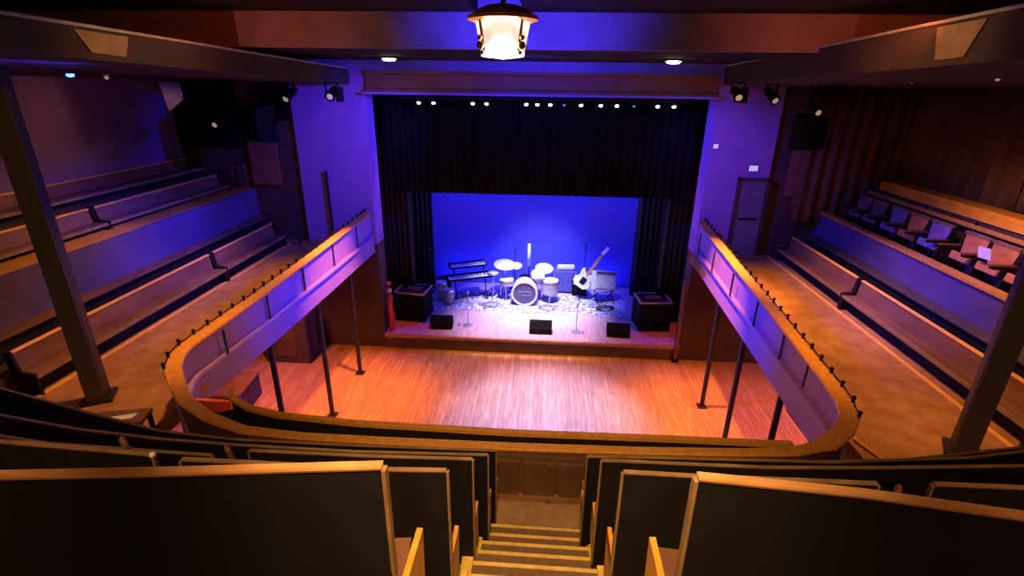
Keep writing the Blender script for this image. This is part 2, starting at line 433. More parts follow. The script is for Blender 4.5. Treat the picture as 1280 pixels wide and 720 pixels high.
S('wall_tier_left', 'paint_tier', (-7.56, -7.47, 3.2, 12.78, ZW, -2.57))
S('floor_tier_left', 'rail_wood', (-9.24, -7.56, 3.2, 12.78, -2.7, -2.56))
bench('upper-tier pew on the left behind the blue wall, near section', -1, -7.95, -8.20, (3.6, 8.6), -2.43, -2.17, -2.56, under_seat='bench_black')
bench('upper-tier pew on the left behind the blue wall, stage-end section', -1, -7.95, -8.20, (8.66, 12.45), -2.43, -2.17, -2.56, under_seat='bench_black')
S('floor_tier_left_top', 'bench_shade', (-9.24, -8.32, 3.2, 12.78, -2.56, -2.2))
bench('topmost pew on the left, against the purple wall', -1, -8.62, -9.02, (3.6, 12.6), -2.03, -1.80, -2.2)
# right gallery
bench('low pinkish pew beside the right walkway, its near section', 1, 5.67, 5.90, (5.3, 9.35), -3.60, -3.29, ZW)
bench('low pinkish pew beside the right walkway, its stage-end section', 1, 5.67, 5.90, (9.41, 12.3), -3.60, -3.29, ZW)
S('trim_6', 'rail_gold', (5.57, 5.62, 5.2, 12.5, ZW, ZW+.02))
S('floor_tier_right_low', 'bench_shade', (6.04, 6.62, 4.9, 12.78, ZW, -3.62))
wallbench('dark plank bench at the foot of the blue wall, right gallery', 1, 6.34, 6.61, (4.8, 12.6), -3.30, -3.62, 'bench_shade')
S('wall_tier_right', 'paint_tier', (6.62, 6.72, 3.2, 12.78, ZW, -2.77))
S('trim_7', 'rail_wood', (6.58, 6.76, 3.2, 12.78, -2.77, -2.72))
S('floor_tier_right', 'bench_black', (6.72, 7.62, 3.2, 12.78, -3.2, -3.05))
S('wall_tier_right_top', 'paint_brown', (7.62, 7.72, 3.2, 12.78, ZW, -1.98))
S('floor_tier_right_top', 'bench_black', (7.72, 8.44, 3.2, 12.78, -2.3, -2.1))
lg = thing('timber_ledge', 'thick yellow-lit timber ledge on the upper right wall before the drapes', 'ledge', (7.7, 8.4, -1.98))
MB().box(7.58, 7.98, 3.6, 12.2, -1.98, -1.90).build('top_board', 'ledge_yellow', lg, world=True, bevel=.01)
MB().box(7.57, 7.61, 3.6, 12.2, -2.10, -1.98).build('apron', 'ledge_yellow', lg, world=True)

# theatre seats on the upper right tier
def seat_proto(up):
    t = thing('theatre_seat', 'x', 'chair')
    MB().box(-.25, .25, .17, .22, .36, .80).build('backrest', up, t, bevel=.02)
    MB().prism([(-.02, .36), (.20, .33), (.20, .42), (.0, .50)], 'x', -.23, .23).build('seat', up, t, bevel=.02)
    for sx in (-1, 1):
        MB().prism([(-.10, 0), (.22, 0), (.27, .82), (.19, .82), (.12, .56), (-.20, .56), (-.20, .52), (.06, .50)], 'x', sx*.27-.018, sx*.27+.018).build('side_frame', 'bench_black', t)
        MB().box(sx*.27-.025, sx*.27+.025, -.22, .16, .56, .59).build('armrest', 'bench_wood', t, bevel=.008)
    MB().box(-.27, .27, .16, .24, .79, .83).build('top_rail', 'pew_thin_rail', t)
    return t
protos = {m: None for m in ('upholstery_brown', 'upholstery_orange', 'upholstery_purple')}
seats = [(12.05, 'upholstery_brown', 'dim brown theatre seat nearest the stage on the upper right tier'),
         (11.48, 'upholstery_brown', 'dim brown theatre seat second from the stage on the upper right tier'),
         (10.80, 'upholstery_purple', 'mauve theatre seat with brown seats on its stage side, upper right tier'),
         (10.22, 'upholstery_orange', 'orange theatre seat just after the first mauve one, upper right tier'),
         (9.62, 'upholstery_purple', 'mauve theatre seat with orange seats on both sides, upper right tier'),
         (8.78, 'upholstery_orange', 'orange theatre seat past the gap beside the second mauve seat, upper right tier'),
         (8.20, 'upholstery_orange', 'orange theatre seat holding a white sheet, upper right tier'),
         (7.62, 'upholstery_orange', 'orange theatre seat nearest the camera on the upper right tier')]
for y, m, lab in seats:
    if protos[m] is None: protos[m] = o = seat_proto(m)
    else: o = copy_tree(protos[m])
    put(o, (7.06, y, -3.05), -PI/2, lab, 'theatre seats on the upper right tier')
MBs = MB().prism([(-.13, 0), (.12, -.02), (.14, .16), (-.10, .18)], 'x', 0, .01)
o = MBs.build('paper_sheet', 'white_paint'); o.location = (6.955, 8.2, -2.45+Z0); o.rotation_euler = (0, -.15, 0); tag(o, 'white paper sheet resting on an orange theatre seat', 'paper')
t = thing('seat_rail', 'long tan rail with posts behind the theatre seats', 'rail', (7.46, 9.5, -3.05))
MB().box(7.42, 7.47, 5.5, 12.4, -2.22, -2.15).build('bar', 'rail_wood', t, world=True, bevel=.01)
for y in (5.6, 7.3, 9.15, 10.9, 12.3): MB().box(7.43, 7.46, y-.02, y+.02, -3.05, -2.10).build('post', 'bench_black', t, world=True)

# ------------------------------------------------------------------ REAR TERRACES, STAIRS
rows = [  # name, z rail, z floor, left pts (outer -> aisle), right pts (aisle -> outer)
    (1.0,),
]
XA = -.42; XB = .46       # aisle edges
terr = [(-.6, -1.55), (.35, -2.12), (1.25, -2.70), (2.05, -3.24), (2.80, -3.63), (3.36, -3.9)]
bb = MB()
for i in range(len(terr)-1):
    y0 = terr[i][0]; y1 = terr[i+1][0]
    z = terr[i][1] if i == 0 else terr[i][1]
    for (xa, xb) in ((-9.2, XA-.07), (XB+.07, 8.4)): bb.box(xa, xb, terr[i][0], terr[i+1][0], ZW, terr[i][1])
# (each terrace floor holds the row whose back stands at its front edge)
bb2 = MB()
lev = [(-2.9, .42, -1.55), (.42, 1.22, -2.12), (1.22, 2.02, -2.70), (2.02, 2.74, -3.24), (2.74, 3.27, -3.62)]
def terrace_fn():
    b = MB()
    for y0, y1, z in [(-2.9, .55, -1.60), (.55, 1.70, -2.12), (1.70, 2.45, -2.70), (2.45, 3.05, -3.24), (3.05, 3.58, -3.62)]:
        for (xa, xb) in ((-9.2, XA-.08), (XB+.08, 8.4)): b.box(xa, xb, y0, y1, ZW+.001, z)
    return b
struct(terrace_fn().build('floor_terraces', 'nosing', world=True))  # yellow light by the stairs is put into the terrace floor colour
stt = thing('aisle_stairs', 'carpeted aisle stairs with yellow edge strips descending to the balcony front', 'stairs', (.02, 2.0, ZW))
NST = 12
for k in range(NST):
    yf = 3.67-.25*k; zt = ZW+.0+.178*k
    if k == 0:
        s = MB().box(XA, XB, yf-.25-.02, yf, ZW-.001, zt+.02).build('step', 'stair_carpet', stt, world=True)
        zt += .02
    else:
        s = MB().box(XA, XB, yf-.25-.02, yf, ZW, zt).build('step', 'stair_carpet', stt, world=True)
    MB().box(XA, XB, yf-.022, yf+.008, zt-.02, zt+.006).build('nosing', 'nosing', s, world=True)
# narrow raised sides of the aisle
for x0, x1 in ((XA-.08, XA-.0), (XB, XB+.08)):
    pts = [(3.70, ZW), (3.70, ZW+.05)]
    for k in range(NST):
        yf = 3.69-.25*k; zt = ZW+.178*k+.03
        pts += [(yf, zt), (yf-.25, zt)]
    pts += [(pts[-1][0], ZW)]
    MB().prism(pts, 'x', x0, x1).build('side_string', 'nosing', stt, world=True)
S('floor_landing', 'landing', (-.6, .65, 3.70, 3.98, ZW, ZW+.012))
# upper aisle floor behind camera
S('floor_cross_aisle', 'stair_carpet', (XA, XB, -2.9, .9, ZW, -1.78))

def pew(label, pts, zr_, zf, aisle_end, thick=.03, rw=.019, rh=.012, rail='pew_thin_rail', group=None, back_drop=None, sh=.29, sd=.24):
    """pts in increasing x; seat on +y side. aisle_end: 'hi' (left pews, end at max x) or 'lo'"""
    n = len(pts); mid = pts[n//2]
    t = thing('wooden_pew', label, 'pew', (mid[0], mid[1], zf), group=group)
    P = [(x, y, zr_) for x, y in pts]
    zb = zf if back_drop is None else zr_-back_drop
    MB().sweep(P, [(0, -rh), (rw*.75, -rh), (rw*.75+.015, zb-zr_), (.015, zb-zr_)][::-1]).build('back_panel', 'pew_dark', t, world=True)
    MB().sweep(P, [(-rw*.3, -rh), (rw*.9, -rh), (rw, -rh*.45), (rw*.9, 0), (-rw*.2, rh*.1), (-rw*.3, -rh*.4)]).build('top_rail', rail, t, world=True, smooth=False)
    zs = zf+sh
    MB().sweep([(x, y, zs) for x, y in pts], [(-sd, -.03), (0, -.03), (0, 0), (-sd, .0)]).build('seat', 'bench_wood', t, world=True)
    for e in (0, 1):
        xe, ye = pts[-1] if e else pts[0]
        sx = 1 if e else -1
        MB().box(min(xe, xe+.012*sx), max(xe, xe+.012*sx), ye-rw, ye+.004, zf, zr_-rh).build('end_post', 'pew_thin_rail', t, world=True)
        MB().prism([(ye+.02, zf), (ye+sd-.01, zf), (ye+sd+.02, zs+.03), (ye+.02, zs+.03)], 'x', min(xe, xe-.025*sx), max(xe, xe-.025*sx)).build('end_panel', 'bench_wood' if (e == 1) != (aisle_end == 'hi') else 'rail_wood', t, world=True)
    return t
g5 = 'pews on the terraces behind the balcony front'
pew('nearest pew left of the aisle, with broad pale wooden top rail', [(-2.6, 1.0), (-1.52, 1.06), (-1.0, 1.12), (-.45, 1.19)], -1.04, -2.12, 'hi', rw=.023, rh=.015, sh=.40, sd=.35, rail='pew_rail', group=g5)
pew('nearest pew right of the aisle, with broad pale wooden top rail', [(.47, 1.22), (.92, 1.19), (1.3, 1.14), (2.4, .98)], -1.04, -2.12, 'lo', rw=.023, rh=.015, sh=.40, sd=.35, rail='pew_rail', group=g5)
pew('second pew from the camera on the left, short rail end showing past the nearest pew', [(-1.75, 1.94), (-.75, 1.95), (-.43, 1.97)], -1.74, -2.70, 'hi', group=g5)
pk = pew('dark pew piece far left behind the nearest pew, ending in a pale dot', [(-4.2, 2.2), (-3.4, 2.06), (-2.77, 1.99), (-1.92, 1.96)], -1.74, -2.70, 'hi', group=g5)
pew('second pew from the camera on the right, just left of the nearest pew corner', [(.43, 2.03), (.78, 2.03), (1.63, 2.05)], -1.74, -2.70, 'lo', group=g5)
pew('dark pew piece far right behind the nearest pew', [(1.90, 2.07), (2.32, 2.08), (4.2, 2.2)], -1.74, -2.70, 'lo', group=g5)
pew('third pew from the camera left of the aisle', [(-1.92, 2.68), (-1.14, 2.69), (-.42, 2.72)], -2.3, -3.24, 'hi', group=g5)
pew('dark pew piece far left on the third terrace', [(-6.5, 3.2), (-4.6, 2.85), (-3.4, 2.70), (-2.2, 2.68)], -2.36, -3.24, 'hi', group=g5)
pew('third pew from the camera right of the aisle', [(.44, 2.78), (1.52, 2.80), (2.26, 2.86), (3.24, 2.96), (5.4, 3.2)], -2.3, -3.24, 'lo', group=g5)
pew('fourth pew from the camera left of the aisle, curving far to the left', [(-6.6, 3.78), (-4.66, 3.42), (-3.81, 3.29), (-3.06, 3.23), (-2.41, 3.21), (-1.46, 3.21), (-.38, 3.26)], -2.71, -3.62, 'hi', group=g5)
pew('fourth pew from the camera right of the aisle, curving far to the right', [(.41, 3.31), (1.82, 3.38), (2.31, 3.40), (3.45, 3.55), (3.96, 3.67), (5.8, 4.1)], -2.71, -3.62, 'lo', group=g5)
pew('curved front pew left of the aisle, nearest the balcony front', [(-7.0, 4.62), (-5.68, 4.27), (-4.52, 3.97), (-3.51, 3.73), (-2.75, 3.67), (-1.66, 3.68), (-.36, 3.72)], -3.04, -3.9, 'hi', group=g5)
pew('curved front pew right of the aisle, nearest the balcony front', [(.46, 3.74), (2.06, 3.78), (3.3, 3.93), (4.5, 4.2)], -3.06, -3.9, 'lo', group=g5)
# pale dot at rail end
MB().ball((-1.915, 1.95, -1.745), .016, 8).build('rail_knob', 'white_paint', pk, world=True)
# short leaning wooden posts between the rear pews
for (x, y, z0, h, lab) in ((-2.42, 2.33, -2.70, .72, 'short leaning tan post between dark pews, far left'), (-2.0, 2.61, -2.66, .42, 'small rounded tan post beside the third left pew'), (1.98, 2.30, -2.70, .72, 'short tan post between dark pews, right of the aisle')):
    t = thing('pew_post', lab, 'post', (x, y, z0))
    MB().tube([(0, 0, 0), (.0, 0, h*.6), (-.02, 0, h*.9), (-.03, 0, h)], .018, 10).build('shaft', 'bench_wood', t, smooth=True)
    MB().ball((-.03, 0, h), .018, 10).build('cap', 'bench_wood', t, smooth=True)
# white sheet / tray on a dark box behind the left front pew
t = thing('side_table', 'small dark table near the left corner of the balcony front', 'table', (-4.75, 4.55, ZW))
MB().box(-.30, .30, -.14, .14, .30, .34).build('table_top', 'bench_wood', t)
for sx in (-1, 1):
    for sy in (-1, 1): MB().box(sx*.26-.02, sx*.26+.02, sy*.11-.02, sy*.11+.02, 0, .30).build('leg', 'bench_black', t)
t.rotation_euler = (0, 0, .25)
o = MB().prism([(-.22, -.06), (.10, -.05), (.12, .05), (-.20, .0)], 'z', .0, .006).build('paper_sheet', 'white_paint'); o.location = (-4.68, 4.56, ZW+.341+Z0); o.rotation_euler = (0, 0, .25)
tag(o, 'white paper lying on the small table near the left rear corner', 'paper')
o = MB().tube([(3.78, 5.3, ZW+.03), (3.98, 4.72, ZW+.02), (4.95, 4.66, ZW+.02)], .02, 6).build('floor_cable', 'rail_wood', world=True)
tag(o, 'tan cable strip on the carpet beside the right column', 'cable')

# ------------------------------------------------------------------ STAGE DRAPES
def drape(name, label, x0, x1, y, z0, z1, m, amp=.07, n=14, axis='x', group=None, thick=.02, seedv=0):
    rnd = random.Random(seedv)
    N = n*8; pts = []
    ph = 0
    for i in range(N+1):
        t = i/N; ph += 2*PI*n/N*rnd.uniform(.6, 1.4)
        a = x0+(x1-x0)*t; d = amp*math.sin(ph)*rnd.uniform(.8, 1.1)
        pts.append((a, d))
    b = MB(); vs = []; fs = []
    zs = [z0, z0+(z1-z0)*.5, z1]
    for k, z in enumerate(zs):
        f = 1.0 if k == 0 else (.85 if k == 1 else .5)
        for a, d in pts: vs.append((a, y+d*f, z) if axis == 'x' else (y+d*f, a, z))
    m_ = N+1
    for k in range(2):
        for i in range(N): fs.append((k*m_+i, k*m_+i+1, (k+1)*m_+i+1, (k+1)*m_+i))
    b.add(vs, fs)
    o = b.build(name, m, world=True, smooth=True)
    s = o.modifiers.new('solid', 'SOLIDIFY'); s.thickness = thick
    return tag(o, label, 'curtain', group)
drape('valance_curtain', 'wide black valance curtain across the top of the stage', -4.15, 3.62, 13.15, -2.62, -.10, 'velvet', .05, 40, seedv=3, thick=.03)
drape('stage_leg_curtain', 'black side curtain at the left wing, nearest the front', -4.75, -3.85, 14.3, SZ, .9, 'leg_cloth', .08, 6, seedv=4, group=None)
drape('stage_leg_curtain', 'black side curtain at the left wing, beside the blue backdrop', -4.9, -3.68, 16.3, SZ, .9, 'leg_cloth', .09, 8, seedv=5)
drape('stage_leg_curtain', 'black side curtain at the right wing, nearest the front', 3.35, 4.3, 14.3, SZ, .9, 'leg_cloth', .08, 6, seedv=6)
drape('stage_leg_curtain', 'black side curtain at the right wing, beside the blue backdrop', 2.95, 4.5, 16.3, SZ, .9, 'leg_cloth', .09, 9, seedv=7)
drape('wall_drape', 'brown drape with deep folds hanging on the right wall, near the camera', 3.9, 9.3, 8.2, -1.9, .05, 'drape', .13, 13, axis='y', seedv=8)
drape('wall_drape', 'dim brown drape on the right wall toward the stage', 9.45, 12.5, 8.15, -2.2, .05, 'drape', .10, 9, axis='y', seedv=9)
drape('wall_drape', 'dark drape closing the right gallery at its stage end', 5.9, 8.2, 12.6, -3.0, .05, 'drape', .06, 8, seedv=10)

# ------------------------------------------------------------------ STAGE LIGHT BAR
t = thing('light_bar', 'black pipe with a row of small lit lamps above the black curtain', 'stage lights', (-.3, 12.5, -.42))
MB().tube([(-3.6, 12.45, -.30), (3.2, 12.45, -.30)], .02).build('pipe', 'black', t, world=True)
for x in (-3.4, -1.8, -.2, 1.4, 3.0): MB().tube([(x, 12.45, -.30), (x, 12.56, -.21)], .012).build('bracket', 'black', t, world=True)
def xat(px): return -3.01+(px-529.5)*(3.01+2.84-.03)/(804-529.5)
for px, mm in ((529.5, 1), (546, 1), (589, 1), (604, 1), (647, 1), (659, 1), (673, 1), (688, 0), (706, 1), (727, 1), (744, 1), (762, 0), (787, 1), (804, 1)):
    x = xat(px)
    l = MB().lathe([(0, .0), (.05, .0), (.055, -.10), (.0, -.10)], c=(x, 12.45, -.30), seg=12).build('lamp_housing', 'black', t, world=True)
    MB().ball((x, 12.43, -.405), .045 if mm else .03, 10, sz=.8).build('lamp_lens', 'bulb_warm' if mm else 'bulb_dim', l, world=True)

# ceiling downlights
def downlight(x, y, z, label):
    t = thing('ceiling_downlight', label, 'ceiling light', (x, y, z), group=None)
    MB().lathe([(0, -.002), (.17, -.002), (.19, -.03), (.15, -.04), (0, -.04)], seg=24).build('trim_ring', 'brass', t)
    MB().lathe([(0, -.04), (.14, -.04), (.11, -.075), (0, -.085)], seg=24).build('diffuser', 'bulb_white', t)
downlight(-3.25, 11.1, .5, 'lit round ceiling light above the left of the stage front')
downlight(2.35, 10.9, .5, 'lit round ceiling light above the right of the stage front')
downlight(-3.05, 6.4, 1.0, 'lit round ceiling light at the top edge, left of the lantern')

# pendant lantern
LX, LY = -.42, 4.9
t = thing('pendant_lantern', 'large hanging lantern with orange rimmed cap and bright glass body', 'lamp', (LX, LY, .97))
MB().lathe([(0, .03), (.02, .03), (.02, -.36), (0, -.36)], seg=8).build('rod', 'black', t)
MB().lathe([(0, -.34), (.13, -.345), (.20, -.37), (.27, -.41), (0, -.415)], seg=4*6).build('cap', 'lantern_brown', t, smooth=True)
MB().lathe([(0, -.405), (.30, -.425), (.305, -.455), (.24, -.475), (0, -.475)], seg=24).build('cap_rim', 'lantern_orange', t, smooth=False)
MB().lathe([(0, -.475), (.235, -.475), (.185, -.74), (0, -.76)], seg=24).build('glass_body', 'glass_shade', t, smooth=True)
for k in range(4):
    a = PI/4+k*PI/2
    c, s_ = math.cos(a), math.sin(a)
    MB().tube([(.25*c, .25*s_, -.47), (.20*c, .20*s_, -.70)], .012, 6).build('frame_bar', 'lantern_brown', t)
    bb = MB(); bb.ball((.245*c, .245*s_, -.66), .035, 8); bb.ball((.25*c, .25*s_, -.60), .022, 8); bb.ball((.225*c, .225*s_, -.715), .02, 8)
    bb.build('brass_ornament', 'brass', t)
MB().lathe([(0, -.76), (.13, -.745), (.17, -.70), (.11, -.655), (.04, -.60), (0, -.59)], seg=20).build('bulb', 'bulb_white', t, smooth=True)

# hanging spotlights
def spotlight(x, y, z, label, yaw, pitch, ztop, r=.105, twin=False):
    t = thing('stage_spotlight', label, 'spotlight', (x, y, z), yaw)
    M = Matrix.Rotation(pitch, 4, 'X')
    MB().lathe([(0, -.20), (r*.6, -.20), (r*.75, -.12), (r*.8, .06), (r, .16), (r, .18), (0, .18)], seg=16, M=M @ Matrix.Rotation(-PI/2, 4, 'X')).build('housing', 'black', t)
    MB().lathe([(0, .181), (r*.6, .181), (r*.5, .20), (0, .205)], seg=16, M=M @ Matrix.Rotation(-PI/2, 4, 'X')).build('lens', 'lens', t)
    bb = MB()
    for sx in (-1, 1): bb.box(sx*(r+.02)-.008, sx*(r+.02)+.008, -.03, .03, -.02, .20)
    bb.box(-r-.03, r+.03, -.03, .03, .19, .21); bb.build('yoke', 'black', t)
    MB().tube([(0, 0, .2), (0, 0, ztop-z)], .012, 6).build('hanger', 'black', t)
    if twin:
        MB().box(-r*1.7, -r*1.05, -.15, .12, -.18, .12).build('ballast_box', 'black', t)
    return t
spotlight(-5.55, 11.4, -.24, 'black spotlight hanging at the outer edge of the left pier', PI*.9, -.6, .0)
spotlight(-4.62, 11.4, -.20, 'black spotlight with box hanging in front of the left pier', PI, -.45, .0, twin=True, r=.11)
spotlight(3.80, 11.4, -.10, 'black spotlight with box hanging in front of the right pier', PI, -.45, .12, twin=True, r=.11)
spotlight(4.48, 11.4, -.12, 'black spotlight hanging at the outer edge of the right pier', PI*1.1, -.6, .1)
# hung loudspeakers each side
def pa(x, y, z, rz, label, w=.62, h=.8, top=.05):
    t = thing('hung_loudspeaker', label, 'loudspeaker', (x, y, z), rz)
    MB().prism([(-.25, 0), (.22, -.04), (.22, h), (-.25, h-.05)], 'x', -w/2, w/2).build('cabinet', 'speaker_black', t, bevel=.02)
    MB().prism([(-.275, .03), (-.252, .03), (-.252, h-.08), (-.275, h-.08)], 'x', -w/2+.03, w/2-.03).build('grille', 'grille', t)
    for sx in (-1, 1): MB().tube([(sx*w*.35, 0, h-.03), (sx*w*.35, 0, top-z)], .01, 6).build('hanger', 'black', t)
pa(-6.45, 11.6, -1.25, -.5, 'black loudspeaker hanging from the ceiling left of the left pier')
pa(5.45, 11.6, -1.18, .5, 'black loudspeaker hanging from the ceiling right of the right pier', h=.7, w=.5, top=.1)
spotlight(-6.98, 11.0, -.80, 'small lit black spotlight beside the hung loudspeaker, left side', PI*.95, -.35, .0, r=.09)
spotlight(5.18, 11.0, -.36, 'small lit black spotlight beside the hung loudspeaker, right side', PI*1.05, -.35, .1, r=.09)
# small ceiling fittings under the soffits
o = MB().lathe([(0, 0), (.05, 0), (.05, -.035), (0, -.05)], c=(-7.0, 7.65, .07), seg=12).build('blue_indicator_lamp', 'led_blue', world=True); tag(o, 'small glowing blue light under the left ceiling soffit', 'lamp')
for x, y, z, lab in ((-7.0, 8.3, .075, 'small white fitting under the left ceiling soffit'), (6., 9.6, .19, 'small white fitting under the right ceiling soffit, toward the stage'), (6., 7.85, .21, 'small white fitting under the right ceiling soffit, near the camera')):
    t = thing('ceiling_fitting', lab, 'fitting', (x, y, z))
    MB().lathe([(0, 0), (.05, 0), (.04, -.03), (0, -.03)], seg=12).build('base', 'white_paint', t)
    MB().ball((0, 0, -.05), .03, 8).build('lens', 'lens', t)
# blue and brown hanging banners on the left
t = thing('hanging_banner', 'small blue cloth banner hanging under the left ceiling soffit', 'banner', (-6.48, 9.0, -.5))
MB().prism([(-6.66, -.02), (-6.30, -.03), (-6.29, -.30), (-6.58, -.50)], 'y', 8.98, 9.0).build('cloth', 'blue_cloth', t, world=True)
MB().tube([(-6.68, 8.99, -.02), (-6.28, 8.99, -.02)], .012, 6).build('rod', 'black', t, world=True)
tag(MB().box(-7.45, -6.75, 12.70, 12.80, -2.45, -.9).build('wall_panel', 'brown_panel', world=True), 'reddish brown wall panel behind the upper left pews', 'panel')
struct(MB().box(-9.2, -7.6, 12.70, 12.80, -1.55, .0).build('black_masking_1', 'velvet', world=True))  # black sheet added to darken the left end wall
struct(MB().box(-6.95, -6.25, 12.62, 12.80, -.85, .0).build('black_masking_2', 'velvet', world=True))  # second added black sheet, darkens the wall beside the pier
tag(MB().box(5.75, 6.55, 12.70, 12.80, -2.4, -.9).build('wall_panel', 'brown_panel', world=True), 'brown wall panel behind the right gallery', 'panel')

# pier details
t = thing('standing_pipe', 'slim dark pipe standing against the blue left pier', 'pipe', (-5.5, 12.62, ZW))
MB().tube([(0, 0, 0), (0, 0, 1.85)], .03, 8).build('shaft', 'black', t); MB().box(-.1, .1, -.06, .06, 0, .03).build('foot', 'black', t)
t = thing('door_1', 'x', 'door'); del t['label']; del t['category']; t['kind'] = 'structure'
t.location = (4.95, 12.68, ZW+Z0)
MB().box(-.30, .30, -.03, .02, 0, 1.85).build('door_leaf', 'door_paint', t)
fr = MB(); fr.box(-.37, -.30, -.06, .02, 0, 1.92); fr.box(.30, .37, -.06, .02, 0, 1.92); fr.box(-.37, .37, -.06, .02, 1.85, 1.92); fr.build('door_frame', 'bench_shade', t)
MB().box(-.22, .22, -.05, -.03, .9, .95).build('push_bar', 'black', t)
for x, z, w, h, lab in ((3.94, -1.27, .11, .10, 'small white plate on the right pier, higher up'), (4.89, -1.76, .20, .13, 'small glowing white sign above the right pier door')):
    t = thing('wall_sign', lab, 'sign', (x, 12.69, z))
    MB().box(-w/2, w/2, -.02, .0, -h/2, h/2).build('plate', 'sign_white', t)
    MB().box(-w/2-.01, w/2+.01, -.012, .005, -h/2-.01, h/2+.01).build('frame', 'black', t)
t = thing('small_box', 'small pale box on the right walkway beside the stage pier', 'box', (4.3, 12.45, ZW))
MB().box(-.09, .09, -.07, .07, 0, .10).build('body', 'cardboard_tan', t, bevel=.01); MB().box(-.095, .095, -.075, .075, .10, .125).build('lid', 'white_paint', t, bevel=.006)
# rail posts by the stage ends of the galleries
for x, y, z, h, lab in ((-6.25, 12.3, ZW, .95, 'short dark post at the stage end of the left walkway'), (5.66, 12.5, ZW, 1.1, 'short dark post at the stage end of the right walkway'), (6.85, 12.2, -3.05, .95, 'bluish metal post at the stage end of the upper right tier')):
    t = thing('rail_post', lab, 'post', (x, y, z)); MB().tube([(0, 0, 0), (0, 0, h)], .03, 8).build('shaft', 'column_steel', t); MB().ball((0, 0, h), .038, 8).build('cap', 'column_steel', t)
t = thing('ladder_rack', 'small wooden rack at the stage end of the upper left pews', 'rack', (-7.75, 12.6, -2.56))
for x in (-.18, .18): MB().box(x-.02, x+.02, -.02, .02, 0, .62).build('upright', 'bench_wood', t)
for z in (.15, .34, .54): MB().box(-.18, .18, -.015, .015, z-.02, z+.02).build('rung', 'bench_wood', t)

# under-balcony objects on the dance floor level
t = thing('storage_cabinet', 'dark cabinet on the floor beneath the left balcony', 'cabinet', (-7.1, 9.6, -7), .1)
MB().box(-.5, .5, -.5, .5, 0, .55).build('body', 'bench_shade', t, bevel=.01); MB().box(-.52, .52, -.52, .52, .55, .60).build('top', 'bench_wood', t)
t = thing('storage_cabinet', 'dark tall cabinet beneath the left balcony near the stage pier', 'cabinet', (-6.7, 11.9, -7), 0)
MB().box(-.6, .6, -.3, .3, 0, 1.3).build('body', 'bench_shade', t, bevel=.01); MB().box(-.28, .28, -.32, -.3, .2, 1.1).build('door', 'panel_brown', t)
t = thing('storage_cabinet', 'dark low cabinet beneath the right balcony', 'cabinet', (6.3, 9.6, -7), 0)
MB().box(-.5, .5, -.9, .9, 0, .6).build('body', 'bench_shade', t, bevel=.01); MB().box(-.52, .52, -.92, .92, .6, .65).build('top', 'bench_wood', t)
t = thing('stage_side_post', 'pinkish wooden post at the right end of the stage front', 'post', (3.70, 12.62, -7))
MB().box(-.05, .05, -.05, .05, 0, 2.3).build('shaft', 'bench_wood', t, bevel=.01); MB().box(-.08, .08, -.08, .08, 0, .1).build('foot', 'bench_black', t)
t = thing('red_lit_post', 'red-lit post topped with red and white knobs at the left edge of the stage', 'post', (-4.24, 12.95, SZ))  # upright in red stage light, the red put into its colour
MB().tube([(0, 0, 0), (0, 0, .95)], .07, 10).build('shaft', 'post_red', t)
MB().ball((0, 0, 1.02), .10, 10).build('knob', 'post_red', t, smooth=True)
MB().ball((0, 0, 1.22), .08, 10).build('knob', 'white_paint', t, smooth=True)
MB().ball((0, 0, 1.42), .07, 10).build('knob', 'post_red', t, smooth=True)

# ------------------------------------------------------------------ STAGE EQUIPMENT (some pale colours carry the blown-out stage light)
def sub(x, y, label, rz):
    t = thing('loudspeaker', label, 'loudspeaker', (x, y, SZ), rz)
    MB().box(-.46, .46, -.40, .40, .03, .86).build('cabinet', 'speaker_black', t, bevel=.02)
    MB().box(-.42, .42, -.425, -.40, .08, .82).build('grille', 'grille', t)
    bb = MB()
    for s_ in (-1, 1): bb.box(s_*.44-.025, s_*.44+.025, -.40, .40, .86, .90); bb.box(-.46, .46, s_*.375-.025, s_*.375+.025, .86, .90)
    bb.build('top_rim', 'speaker_trim', t)
    bb = MB(); bb.box(-.2, .25, -.02, .02, .86, .885); bb.box(-.2, .25, .12, .16, .86, .885); bb.build('handle_bars', 'speaker_trim', t)
    for sx in (-1, 1):
        for sy in (-1, 1): MB().box(sx*.40-.04, sx*.40+.04, sy*.34-.04, sy*.34+.04, 0, .03).build('foot', 'black', t)
    return t
sub(-3.83, 13.95, 'large black loudspeaker with silver top rim at the left of the stage', -.12)
sub(3.22, 13.95, 'large black loudspeaker with silver top rim at the right of the stage', .1)
t0 = thing('wedge_monitor', 'x', 'monitor speaker')
MB().prism([(-.20, 0), (.20, 0), (.16, .30), (-.04, .36), (-.20, .14)], 'x', -.32, .32).build('cabinet', 'speaker_black', t0, bevel=.015)
MB().prism([(.203, .03), (.215, .03), (.178, .28), (.168, .28)], 'x', -.29, .29).build('grille', 'grille', t0)
MB().box(-.08, .08, -.212, -.198, .05, .10).build('handle', 'black', t0)
for i, (x, y, rz, lab) in enumerate(((-2.87, 13.30, .05, 'black wedge monitor on the stage front, leftmost of the three'), (.0, 13.25, 0, 'black wedge monitor on the stage front, middle of the three'), (2.2, 13.25, -.06, 'black wedge monitor on the stage front, rightmost of the three'))):
    o = t0 if i == 0 else copy_tree(t0)
    put(o, (x, y, SZ), rz, lab, 'wedge monitors along the stage front')

o = MB().prism([(-3.4, 14.55), (2.6, 14.45), (2.8, 16.1), (-3.3, 16.2)], 'z', SZ, SZ+.012).build('stage_rug', 'rug', world=True); tag(o, 'patterned blue and pale rug under the band gear', 'rug')

